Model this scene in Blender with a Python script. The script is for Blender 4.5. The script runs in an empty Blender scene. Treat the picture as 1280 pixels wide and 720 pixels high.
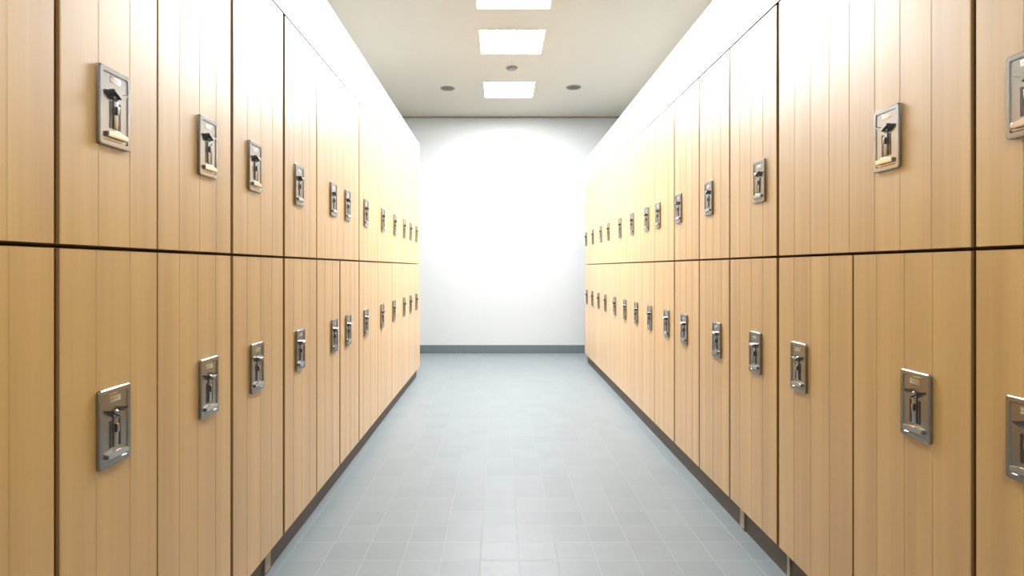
import bpy, bmesh, math, random
random.seed(7)
C = bpy.context.scene.collection
PI = math.pi

# ---------------------------------------------------------------- measures (metres)
EYE = 1.02
XL, XR = -0.75, 0.93          # front planes of the two locker rows
Z0, ZM, Z1 = 0.093, 1.0575, 1.905
Z_FASCIA, Z_CEIL = 2.188, 2.83
Y_BACK = 6.90
WALL_L, WALL_R, WALL_B = -1.32, 1.50, -2.6
ENDL, ENDR = 5.45, 6.26
DOOR_T = 0.020
LOCK_LO, LOCK_HI = 0.715, 1.328

# ---------------------------------------------------------------- materials
def new_mat(name):
    m = bpy.data.materials.new(name); m.use_nodes = True
    nt = m.node_tree; b = nt.nodes['Principled BSDF']
    return m, nt, b

def plain(name, col, rough=0.5, metal=0.0, coat=0.0, coat_r=0.1, bump=0.0, bscale=60, spec=0.5):
    m, nt, b = new_mat(name)
    b.inputs['Metallic'].default_value = metal
    b.inputs['Coat Weight'].default_value = coat
    b.inputs['Coat Roughness'].default_value = coat_r
    b.inputs['Specular IOR Level'].default_value = spec
    tc = nt.nodes.new('ShaderNodeTexCoord')
    n = nt.nodes.new('ShaderNodeTexNoise'); n.inputs['Scale'].default_value = bscale; n.inputs['Detail'].default_value = 3
    nt.links.new(tc.outputs['Object'], n.inputs['Vector'])
    r = nt.nodes.new('ShaderNodeMapRange')
    r.inputs['To Min'].default_value = rough*0.9; r.inputs['To Max'].default_value = rough*1.1
    nt.links.new(n.outputs['Fac'], r.inputs['Value']); nt.links.new(r.outputs[0], b.inputs['Roughness'])
    mx = nt.nodes.new('ShaderNodeMix'); mx.data_type = 'RGBA'
    mx.inputs[6].default_value = (*[c*0.97 for c in col], 1); mx.inputs[7].default_value = (*[min(1, c*1.02) for c in col], 1)
    nt.links.new(n.outputs['Fac'], mx.inputs[0]); nt.links.new(mx.outputs[2], b.inputs['Base Color'])
    if bump:
        bp = nt.nodes.new('ShaderNodeBump'); bp.inputs['Strength'].default_value = bump; bp.inputs['Distance'].default_value = 0.002
        nt.links.new(n.outputs['Fac'], bp.inputs['Height']); nt.links.new(bp.outputs[0], b.inputs['Normal'])
    return m

def wood(name):
    m, nt, b = new_mat(name)
    N, L = nt.nodes, nt.links
    tc = N.new('ShaderNodeTexCoord'); oi = N.new('ShaderNodeObjectInfo')
    off = N.new('ShaderNodeVectorMath'); off.operation = 'SCALE'; off.inputs[0].default_value = (13, 17, 7)
    L.new(oi.outputs['Random'], off.inputs['Scale'])
    add = N.new('ShaderNodeVectorMath'); add.operation = 'ADD'
    L.new(tc.outputs['Object'], add.inputs[0]); L.new(off.outputs[0], add.inputs[1])
    def grain(scl, sc, det):
        mp = N.new('ShaderNodeMapping'); mp.inputs['Scale'].default_value = scl
        L.new(add.outputs[0], mp.inputs['Vector'])
        n = N.new('ShaderNodeTexNoise'); n.inputs['Scale'].default_value = sc; n.inputs['Detail'].default_value = det
        n.inputs['Roughness'].default_value = 0.6
        L.new(mp.outputs[0], n.inputs['Vector']); return n
    g1 = grain((1, 1, 0.035), 14, 2)       # broad boards of tone
    g2 = grain((1, 1, 0.02), 110, 5)       # fine straight grain
    ramp = N.new('ShaderNodeValToRGB')
    ramp.color_ramp.elements[0].position = 0.32; ramp.color_ramp.elements[0].color = WOOD_D
    ramp.color_ramp.elements[1].position = 0.68; ramp.color_ramp.elements[1].color = WOOD_L
    L.new(g1.outputs['Fac'], ramp.inputs['Fac'])
    fine = N.new('ShaderNodeMapRange'); fine.inputs['From Min'].default_value = 0.3; fine.inputs['From Max'].default_value = 0.7
    fine.inputs['To Min'].default_value = 0.95; fine.inputs['To Max'].default_value = 1.04
    L.new(g2.outputs['Fac'], fine.inputs['Value'])
    mul = N.new('ShaderNodeVectorMath'); mul.operation = 'SCALE'
    L.new(ramp.outputs['Color'], mul.inputs[0]); L.new(fine.outputs[0], mul.inputs['Scale'])
    L.new(mul.outputs[0], b.inputs['Base Color'])
    b.inputs['Roughness'].default_value = WOOD_R
    b.inputs['Coat Weight'].default_value = WOOD_COAT
    b.inputs['Coat Roughness'].default_value = WOOD_COAT_R
    b.inputs['Coat IOR'].default_value = 2.1
    b.inputs['Sheen Weight'].default_value = 0.17
    b.inputs['Sheen Roughness'].default_value = 0.35
    b.inputs['Specular IOR Level'].default_value = 0.15
    bp = N.new('ShaderNodeBump'); bp.inputs['Strength'].default_value = 0.08; bp.inputs['Distance'].default_value = 0.001
    L.new(g2.outputs['Fac'], bp.inputs['Height']); L.new(bp.outputs[0], b.inputs['Normal'])
    return m

def tiles(name):
    m, nt, b = new_mat(name)
    N, L = nt.nodes, nt.links
    tc = N.new('ShaderNodeTexCoord')
    mp = N.new('ShaderNodeMapping'); mp.inputs['Location'].default_value = (0.066, 0.03, 0)
    L.new(tc.outputs['Object'], mp.inputs['Vector'])
    br = N.new('ShaderNodeTexBrick'); br.offset = 0.0; br.squash = 1.0
    br.inputs['Scale'].default_value = 1.0
    br.inputs['Brick Width'].default_value = 0.136; br.inputs['Row Height'].default_value = 0.136
    br.inputs['Mortar Size'].default_value = 0.0022; br.inputs['Mortar Smooth'].default_value = 0.3
    br.inputs['Color1'].default_value = TILE_A; br.inputs['Color2'].default_value = TILE_B
    br.inputs['Mortar'].default_value = GROUT
    L.new(mp.outputs[0], br.inputs['Vector'])
    n = N.new('ShaderNodeTexNoise'); n.inputs['Scale'].default_value = 9; n.inputs['Detail'].default_value = 6
    L.new(tc.outputs['Object'], n.inputs['Vector'])
    mr = N.new('ShaderNodeMapRange'); mr.inputs['To Min'].default_value = 0.93; mr.inputs['To Max'].default_value = 1.07
    L.new(n.outputs['Fac'], mr.inputs['Value'])
    mul = N.new('ShaderNodeVectorMath'); mul.operation = 'SCALE'
    L.new(br.outputs['Color'], mul.inputs[0]); L.new(mr.outputs[0], mul.inputs['Scale'])
    L.new(mul.outputs[0], b.inputs['Base Color'])
    rr = N.new('ShaderNodeMapRange'); rr.inputs['To Min'].default_value = TILE_R; rr.inputs['To Max'].default_value = 0.7
    L.new(br.outputs['Fac'], rr.inputs['Value']); L.new(rr.outputs[0], b.inputs['Roughness'])
    inv = N.new('ShaderNodeMath'); inv.operation = 'SUBTRACT'; inv.inputs[0].default_value = 1
    L.new(br.outputs['Fac'], inv.inputs[1])
    bp = N.new('ShaderNodeBump'); bp.inputs['Strength'].default_value = 0.35; bp.inputs['Distance'].default_value = 0.0015
    L.new(inv.outputs[0], bp.inputs['Height']); L.new(bp.outputs[0], b.inputs['Normal'])
    return m

def emit(name, col, s):
    m, nt, b = new_mat(name)
    b.inputs['Base Color'].default_value = (*col, 1)
    b.inputs['Emission Color'].default_value = (*col, 1)
    b.inputs['Emission Strength'].default_value = s
    return m

WOOD_L = (0.57, 0.335, 0.074, 1); WOOD_D = (0.455, 0.246, 0.041, 1)
WOOD_R, WOOD_COAT, WOOD_COAT_R = 0.50, 1.0, 0.43
TILE_A = (0.190, 0.222, 0.238, 1); TILE_B = (0.172, 0.203, 0.218, 1); GROUT = (0.26, 0.29, 0.305, 1); TILE_R = 0.42
LAMP = 76.0
EXPOSURE = 0.5

M = {
    'wood': wood('beech_laminate'),
    'edge': plain('brown_carcass_and_gap_shade', (0.22, 0.11, 0.032), 0.7),
    'metal': plain('brushed_nickel', (0.32, 0.31, 0.29), 0.24, 1.0, bscale=12),
    'dark_metal': plain('dark_nickel', (0.10, 0.09, 0.08), 0.35, 1.0),
    'bright_metal': plain('polished_nickel', (0.55, 0.54, 0.52), 0.18, 1.0),
    'plinth': plain('dark_olive_plinth', (0.085, 0.068, 0.045), 0.5),
    'clip': plain('pale_joint_strip', (0.42, 0.36, 0.27), 0.5),
    'gap_shade': plain('painted_shadow_line', (0.02, 0.018, 0.015), 0.9, spec=0.1),
    'white': plain('white_painted_board', (0.60, 0.605, 0.60), 0.45),
    'wall': plain('gloss_white_panel', (0.54, 0.57, 0.58), 0.07, bscale=3, spec=0.6),
    'paint': plain('white_wall_paint', (0.45, 0.45, 0.44), 0.6),
    'ceil': plain('ceiling_paint', (0.54, 0.525, 0.465), 0.6, spec=0.5),
    'skirt': plain('grey_skirting', (0.115, 0.145, 0.155), 0.45),
    'floor': tiles('grey_floor_tiles'),
    'lampframe': plain('lamp_frame_white', (0.80, 0.80, 0.78), 0.4),
    'diff': emit('lamp_diffuser', (0.97, 0.985, 1.0), LAMP),
    'grey': plain('grey_downlight_glass', (0.05, 0.05, 0.045), 0.4),
    'rim': plain('grey_ring', (0.24, 0.235, 0.21), 0.5),
}

# ---------------------------------------------------------------- mesh helpers
def bx(bm, a, b, bev=0.0):
    vs = [bm.verts.new((x, y, z)) for x in (a[0], b[0]) for y in (a[1], b[1]) for z in (a[2], b[2])]
    f = [(0,1,3,2),(4,6,7,5),(0,4,5,1),(2,3,7,6),(0,2,6,4),(1,5,7,3)]
    fs = [bm.faces.new([vs[i] for i in q]) for q in f]
    if bev:
        es = list({e for q in fs for e in q.edges})
        bmesh.ops.bevel(bm, geom=es, offset=bev, segments=2, profile=0.6, affect='EDGES')
    return fs

def obj(name, bm, m, parent=None, smooth=False):
    bmesh.ops.recalc_face_normals(bm, faces=bm.faces)
    me = bpy.data.meshes.new(name); bm.to_mesh(me); bm.free()
    me.materials.append(m)
    if smooth:
        for p in me.polygons: p.use_smooth = True
        try: me.set_sharp_from_angle(angle=math.radians(35))
        except Exception: pass
    o = bpy.data.objects.new(name, me); C.objects.link(o)
    if parent: o.parent = parent
    return o

def box(name, a, b, m, parent=None, bev=0.0):
    bm = bmesh.new(); bx(bm, a, b, bev); return obj(name, bm, m, parent)

def struct(o): o['kind'] = 'structure'; return o

def thing(name, label, cat, loc, rz=0, group=None):
    o = bpy.data.objects.new(name, None); C.objects.link(o)
    o.empty_display_size = 0.1
    o.location = loc; o.rotation_euler = (0, 0, rz); o['label'] = label; o['category'] = cat
    if group: o['group'] = group
    return o

def lathe(bm, prof, n=32, axis='z', c=(0, 0, 0)):
    rings = []
    for r, h in prof:
        ring = []
        for i in range(n):
            t = 2*PI*i/n
            if axis == 'z': p = (c[0]+r*math.cos(t), c[1]+r*math.sin(t), c[2]+h)
            else: p = (c[0]+h, c[1]+r*math.cos(t), c[2]+r*math.sin(t))
            ring.append(bm.verts.new(p))
        rings.append(ring)
    for a, b in zip(rings, rings[1:]):
        for i in range(n): bm.faces.new((a[i], a[(i+1) % n], b[(i+1) % n], b[i]))
    bm.faces.new(rings[0]); bm.faces.new(rings[-1])

def prism(bm, pts, x0, x1):
    """outline pts (y,z) extruded from x0 to x1"""
    a = [bm.verts.new((x0, y, z)) for y, z in pts]; b = [bm.verts.new((x1, y, z)) for y, z in pts]
    n = len(pts)
    bm.faces.new(a); bm.faces.new(b)
    for i in range(n): bm.faces.new((a[i], a[(i+1) % n], b[(i+1) % n], b[i]))

# ---------------------------------------------------------------- room shell
struct(box('floor', (WALL_L-0.1, WALL_B-0.1, -0.1), (WALL_R+0.1, Y_BACK+0.1, 0), M['floor']))

LX = 0.10
LIGHTS = [3.77, 4.615, 5.855, -0.6]  # last one: unseen panel added behind the camera to brighten the near end
LW, LD = 0.492, 0.48
def ceiling():
    # ceiling slab with the square openings of the recessed lamps
    bm = bmesh.new()
    x0, x1, y0, y1 = WALL_L-0.1, WALL_R+0.1, WALL_B-0.1, Y_BACK+0.1
    a, b = LX-LW/2-0.012, LX+LW/2+0.012
    bx(bm, (x0, y0, Z_CEIL), (a, y1, Z_CEIL+0.12)); bx(bm, (b, y0, Z_CEIL), (x1, y1, Z_CEIL+0.12))
    cur = y0
    for y in sorted(LIGHTS):
        bx(bm, (a, cur, Z_CEIL), (b, y-LD/2-0.012, Z_CEIL+0.12)); cur = y+LD/2+0.012
    bx(bm, (a, cur, Z_CEIL), (b, y1, Z_CEIL+0.12))
    bx(bm, (x0, y0, Z_CEIL+0.12), (x1, y1, Z_CEIL+0.16))
    return obj('ceiling', bm, M['ceil'])
struct(ceiling())
struct(box('wall_back', (WALL_L-0.1, Y_BACK, 0), (WALL_R+0.1, Y_BACK+0.1, Z_CEIL), M['wall']))
struct(box('wall_left', (WALL_L-0.1, WALL_B, 0), (WALL_L, Y_BACK, Z_CEIL), M['paint']))
struct(box('wall_right', (WALL_R, WALL_B, 0), (WALL_R+0.1, Y_BACK, Z_CEIL), M['paint']))
struct(box('wall_front', (WALL_L-0.1, WALL_B-0.1, 0), (WALL_R+0.1, WALL_B, Z_CEIL), M['paint']))
struct(box('baseboard_back', (WALL_L, Y_BACK-0.014, 0.0), (WALL_R, Y_BACK, 0.098), M['skirt'], bev=0.003))
# shallow grey moulding where back wall meets ceiling
struct(box('trim_1', (WALL_L, Y_BACK-0.012, Z_CEIL-0.014), (WALL_R, Y_BACK, Z_CEIL), M['rim'], bev=0.002))

# ---------------------------------------------------------------- lock (prototype, local +x faces the aisle)
PW, PH, PT = 0.092, 0.150, 0.0075
def lock_proto():
    # plate: rounded rim with a sunk middle
    bm = bmesh.new()
    w, h = PW/2, PH/2
    def rr(w, h, r, x, n=4):
        vs = []
        for cx, cz, a0 in ((w-r, h-r, 0), (-w+r, h-r, PI/2), (-w+r, -h+r, PI), (w-r, -h+r, 1.5*PI)):
            for i in range(n+1):
                t = a0 + PI/2*i/n
                vs.append(bm.verts.new((x, cx+r*math.cos(t), cz+r*math.sin(t))))
        return vs
    loops = [rr(w, h, 0.006, 0), rr(w, h, 0.006, PT-0.002), rr(w-0.002, h-0.002, 0.005, PT),
             rr(w-0.0095, h-0.010, 0.004, PT), rr(w-0.0115, h-0.012, 0.004, PT-0.002)]
    n = len(loops[0])
    for a, b in zip(loops, loops[1:]):
        for i in range(n): bm.faces.new((a[i], a[(i+1) % n], b[(i+1) % n], b[i]))
    bm.faces.new(loops[0]); bm.faces.new(loops[-1])
    plate = obj('lock_plate', bm, M['metal'], smooth=True)
    # wing-shaped turn handle
    bm = bmesh.new()
    top, bot = [], []
    for i in range(17):
        t = -1 + i/8
        y = t*0.021
        hh = 0.0022 + 0.0042*math.exp(-(t/0.28)**2)
        sweep = 0.0075*abs(t)**1.4
        top.append((y, 0.0235+sweep+0.0022)); bot.append((y, 0.0235+sweep-hh))
    prism(bm, top + bot[::-1], PT-0.001, PT+0.0115)
    bmesh.ops.bevel(bm, geom=[e for e in bm.edges], offset=0.0008, segments=2, affect='EDGES')
    lathe(bm, [(0.0085, PT-0.003), (0.0085, PT+0.001), (0.006, PT+0.004)], 24, 'x', (0, 0, 0.0225))
    wing = obj('turn_handle', bm, M['metal'], smooth=True)
    # padlock hasp hanging below the handle
    bm = bmesh.new()
    bx(bm, (PT-0.004, -0.0065, -0.040), (PT+0.0005, 0.0065, 0.018), 0.0015)
    bx(bm, (PT+0.0005, -0.0035, -0.012), (PT+0.005, 0.0035, 0.004), 0.0012)
    hasp = obj('hasp', bm, M['metal'], smooth=True)
    # dark slots either side of hasp
    bm = bmesh.new()
    for s in (-1, 1): bx(bm, (PT-0.0022, s*0.0135-0.0028, -0.040), (PT-0.0014, s*0.0135+0.0028, 0.012))
    slot = obj('slot', bm, M['dark_metal'])
    # projecting ledge at the foot of the plate
    bm = bmesh.new()
    prism(bm, [(-0.030, -0.058), (0.030, -0.058), (0.030, -0.049), (0.012, -0.0465), (0, -0.0445), (-0.012, -0.0465), (-0.030, -0.049)], PT-0.004, PT+0.006)
    bmesh.ops.bevel(bm, geom=[e for e in bm.edges], offset=0.0015, segments=2, affect='EDGES')
    ledge = obj('ledge', bm, M['bright_metal'], smooth=True)
    # small raised number tab at the top of the plate
    bm = bmesh.new(); bx(bm, (PT-0.004, -0.016, 0.047), (PT-0.0015, 0.016, 0.059), 0.001)
    tab = obj('blank_tab', bm, M['bright_metal'], smooth=True)
    for c in (wing, hasp, slot, ledge, tab): c.parent = plate
    return plate
LOCK = lock_proto()
lock_used = [False]
def put_lock(root, y, z):
    if not lock_used[0]:
        o = LOCK; lock_used[0] = True
    else:
        o = LOCK.copy(); C.objects.link(o)
        for ch in list(LOCK.children):
            c = ch.copy(); C.objects.link(c); c.parent = o
    o.parent = root; o.location = (0.0004, y, z)
    return o

# ---------------------------------------------------------------- locker
def door_mesh(y0, y1, z0, z1):
    """front of upright boards: shallow V grooves between them, bevelled outer edge"""
    bm = bmesh.new()
    w = y1-y0; n = max(2, round(w/0.097)); g, dp = 0.0014, 0.0018
    prof = [(-DOOR_T, y0), (-0.0015, y0), (0.0, y0+0.0015)]
    step = w/n
    for i in range(1, n):
        y = y0+i*step+random.uniform(-0.006, 0.006)
        prof += [(0, y-g), (-dp, y), (0, y+g)]
    prof += [(0.0, y1-0.0015), (-0.0015, y1), (-DOOR_T, y1)]
    a = [bm.verts.new((x, y, z0)) for x, y in prof]; b = [bm.verts.new((x, y, z1)) for x, y in prof]
    m = len(prof)
    for i in range(m):
        f = bm.faces.new((a[i], a[(i+1) % m], b[(i+1) % m], b[i]))
        if i in (0, m-2, m-1): f.material_index = 1       # edges and back coloured dark brown to paint shade into the gaps
    bm.faces.new(a).material_index = 1; bm.faces.new(b).material_index = 1
    return bm

def locker(side, d0, d1, tier, gap0, gap1, locks, label, group):
    """d0..d1 run of the row; gap0/gap1 visible joint widths at either end"""
    front = XL if side == 'l' else XR
    rz = 0 if side == 'l' else PI
    zb, zt = (Z0, ZM-0.001) if tier == 'lo' else (ZM+0.001, Z1)
    cy = (d0+d1)/2
    root = thing('locker', label, 'locker', (front, cy, zb), rz, group)
    s = 1 if side == 'l' else -1
    def ly(d): return (d-cy)*s
    h = zt-zb
    a, b = sorted((ly(d0), ly(d1)))
    # carcass: open-fronted box of boards
    bm = bmesh.new()
    X0, X1, t = -0.50, -DOOR_T-0.002, 0.018
    ya, yb = a+0.0008, b-0.0008
    bx(bm, (X0, ya, 0), (X0+0.008, yb, h)); bx(bm, (X0+0.008, ya, 0), (X1, ya+t, h)); bx(bm, (X0+0.008, yb-t, 0), (X1, yb, h))
    bx(bm, (X0+0.008, ya+t, 0), (X1, yb-t, t)); bx(bm, (X0+0.008, ya+t, h-t), (X1, yb-t, h))
    obj('carcass', bm, M['edge'], root)
    da, db = sorted((ly(d0+gap0/2), ly(d1-gap1/2)))
    dz0, dz1 = (0.0, h-0.003) if tier == 'lo' else (0.003, h-0.002)
    obj('door', door_mesh(da, db, dz0, dz1), M['wood'], root).data.materials.append(M['edge'])
    for d in locks:
        put_lock(root, ly(d), (LOCK_LO if tier == 'lo' else LOCK_HI)-zb)
    return root

ORD = ['nearest', 'second', 'third', 'fourth', 'fifth', 'sixth', 'seventh', 'eighth', 'ninth', 'tenth', 'eleventh', 'twelfth', 'thirteenth', 'fourteenth', 'fifteenth']
def row(side, tier, D, gaps, locks, notes=None):
    """D: joint positions; gaps: joint widths; locks: list per door"""
    n = len(D)-1
    sd = 'left' if side == 'l' else 'right'; tr = 'upper' if tier == 'hi' else 'lower'
    for i in range(n):
        extra = (notes or {}).get(i)
        if extra: lab = extra
        elif i < 7:
            lab = f'beech {tr} locker in the {sd} row, {ORD[i]} from the near end'
        else:
            j = n-1-i
            pos = 'last one by the white wall' if j == 0 else f'{ORD[j]} from the far end'
            lab = f'beech {tr} locker in the {sd} row, {pos}'
        locker(side, D[i], D[i+1], tier, gaps[i], gaps[i+1], locks[i], lab, f'{tr} lockers of the {sd} row')

# left row
DLlo = [0.60, 0.978, 1.265, 1.617, 2.007, 2.368, 2.714, 3.086, 3.56, 4.03, 4.46, 4.80, 5.12, ENDL]
GLlo = [.01, .013, .005, .016, .019, .009, .016, .016, .008, .010, .008, .005, .005, 0]
KLlo = [[0.74], [1.116], [1.48], [1.775], [2.16], [2.61], [2.85], [3.23], [3.68], [4.09], [4.53], [4.86], [5.20]]
row('l', 'lo', DLlo, GLlo, KLlo, {0: "beech lower locker of the left row, cut off by the view's left edge"})
DLhi = [0.60, 0.978, 1.265, 1.617, 2.007, 2.368, 3.086, 3.56, 4.03, 4.46, 4.80, 5.12, ENDL]
GLhi = [.01, .013, .005, .016, .019, .009, .016, .004, .008, .007, .004, .004, 0]
KLhi = [[0.74], [1.116], [1.475], [1.76], [2.15], [2.596, 2.84], [3.23], [3.70], [4.12], [4.53], [4.86], [5.20]]
row('l', 'hi', DLhi, GLhi, KLhi, {0: "beech upper locker of the left row, cut off by the view's left edge",
    5: 'wide beech upper locker in the left row with two locks side by side'})
# right row
DRlo = [0.73, 1.131, 1.515, 1.924, 2.325, 2.678, 3.058, 3.452, 3.74, 4.08, 4.44, 4.82, 5.19, 5.55, 5.90, ENDR]
GRlo = [.01, .013, .007, .018, .011, .011, .016, .008, .003, .003, .003, .003, .003, .003, .003, 0]
KRlo = [[1.005], [1.280], [1.781], [2.083], [2.453], [2.886], [3.19], [3.55], [3.90], [4.25], [4.62], [5.03], [5.38], [5.73], [6.09]]
row('r', 'lo', DRlo, GRlo, KRlo, {0: "beech lower locker of the right row, cut off by the view's right edge"})
DRhi = [0.73, 1.131, 1.924, 2.325, 2.678, 3.058, 3.452, 3.80, 4.20, 4.62, 5.04, 5.46, 5.87, ENDR]
GRhi = [.01, .013, .018, .010, .010, .013, .007, .003, .003, .003, .003, .003, .003, 0]
KRhi = [[1.005], [1.375], [2.051], [2.546], [2.976], [3.36], [3.62], [4.02], [4.42], [4.89], [5.25], [5.70], [6.14]]
row('r', 'hi', DRhi, GRhi, KRhi, {0: "beech upper locker of the right row, cut off by the view's right edge",
    1: 'wide beech upper locker in the right row with one lock near its front edge'})

# ---------------------------------------------------------------- plinths and the white boxing above the rows
def plinth(side, y0, y1, rec, joints, label):
    front = XL if side == 'l' else XR
    s = 1 if side == 'l' else -1
    t = thing('plinth', label, 'plinth', (front-s*rec, y0, 0), 0 if side == 'l' else PI)
    def ly(d): return (d-y0)*s
    a, b = sorted((ly(y0), ly(y1)))
    box('kick_board', (-0.45, a, 0.0), (0, b, Z0-0.001), M['plinth'], t)
    for d, w in joints:
        c = box('joint_strip', (0.0002, ly(d)-w/2, 0.006), (0.006, ly(d)+w/2, Z0-0.006), M['clip'], t, 0.001)
        c['label'] = 'pale strip over a joint in the dark plinth'
plinth('l', 0.60, ENDL-0.02, 0.030, [(1.93, 0.045)], 'dark brown plinth under the left row of lockers')
plinth('r', 0.73, ENDR-0.02, 0.024, [(2.25, 0.035), (1.89, 0.014), (6.20, 0.05)], 'dark brown plinth under the right row of lockers')
struct(box('trim_2', (WALL_L, 0.60, Z1+0.006), (XL-0.002, ENDL, Z_FASCIA), M['white'], bev=0.002))
struct(box('trim_3', (XR+0.002, 0.73, Z1+0.006), (WALL_R, ENDR, Z_FASCIA), M['white'], bev=0.002))

# near-black strips painting a shadow line between the doors and the boxing
struct(box('shade_strip_left', (XL-0.05, 0.60, Z1+0.0005), (XL-0.0012, ENDL, Z1+0.0055), M['gap_shade']))
struct(box('shade_strip_right', (XR+0.0012, 0.73, Z1+0.0005), (XR+0.05, ENDR, Z1+0.0055), M['gap_shade']))

# ---------------------------------------------------------------- ceiling fittings
def ceiling_light(y, label):
    t = thing('ceiling_light', label, 'ceiling light', (LX, y, Z_CEIL), 0, 'square ceiling light panels')
    bm = bmesh.new()
    w, d, r = LW/2, LD/2, 0.012
    for a, b in (((-w-r, -d-r), (w+r, -d)), ((-w-r, d), (w+r, d+r)), ((-w-r, -d), (-w, d)), ((w, -d), (w+r, d))):
        bx(bm, (a[0]+.0005, a[1]+.0005, -0.004), (b[0]-.0005, b[1]-.0005, 0.030))
    obj('frame', bm, M['lampframe'], t)
    box('diffuser', (-w+0.001, -d+0.001, 0.004), (w-0.001, d-0.001, 0.012), M['diff'], t)
names = ['glowing square ceiling light panel at the top edge of the view',
         'large square glowing ceiling light panel, the middle one of the three seen',
         'smallest looking square ceiling light panel, closest to the white end wall',
         'unseen square light panel added behind the viewpoint to brighten the near lockers']
for y, l in zip(LIGHTS, names): ceiling_light(y, l)

def downlight(x, y, r, label):
    t = thing('downlight', label, 'downlight', (x, y, Z_CEIL), 0, 'round grey downlights in the ceiling')
    bm = bmesh.new(); lathe(bm, [(r, 0), (r, -0.004), (r-0.006, -0.007), (r-0.014, -0.007), (r-0.016, -0.003)], 40); obj('trim_ring', bm, M['rim'], t, True)
    bm = bmesh.new(); lathe(bm, [(r-0.017, -0.0035), (r-0.017, -0.006), (r-0.03, -0.010)], 40); obj('lens', bm, M['grey'], t, True)
downlight(-0.52, 5.80, 0.075, 'unlit grey round downlight left of the far ceiling light panel')
downlight(0.745, 5.77, 0.075, 'unlit grey round downlight right of the far ceiling light panel')
t = thing('smoke_detector', 'small round pale detector on the ceiling between two light panels', 'smoke detector', (0.115, 5.20, Z_CEIL))
bm = bmesh.new(); lathe(bm, [(0.052, 0), (0.052, -0.008), (0.046, -0.014)], 40); obj('base', bm, M['rim'], t, True)
bm = bmesh.new(); lathe(bm, [(0.034, -0.0145), (0.034, -0.024), (0.024, -0.031), (0.010, -0.033)], 40); obj('sensor_dome', bm, M['rim'], t, True)

# ---------------------------------------------------------------- world, camera
w = bpy.data.worlds.new('World'); bpy.context.scene.world = w; w.use_nodes = True
w.node_tree.nodes['Background'].inputs[0].default_value = (0.5, 0.5, 0.5, 1)
w.node_tree.nodes['Background'].inputs[1].default_value = 0.0
cam = bpy.data.cameras.new('camera'); co = bpy.data.objects.new('camera', cam); C.objects.link(co)
co.location = (0, 0, EYE); co.rotation_euler = (PI/2, 0, 0)
cam.sensor_width = 36; cam.lens = 36*720/1280
cam.shift_x = 16/1280; cam.shift_y = -25/1280
cam.clip_start = 0.02
sc = bpy.context.scene; sc.camera = co
sc.view_settings.view_transform = 'Standard'; sc.view_settings.look = 'None'
sc.view_settings.gamma = 1; sc.view_settings.use_curve_mapping = False
sc.view_settings.exposure = EXPOSURE
sc.cycles.max_bounces = 12; sc.cycles.diffuse_bounces = 8
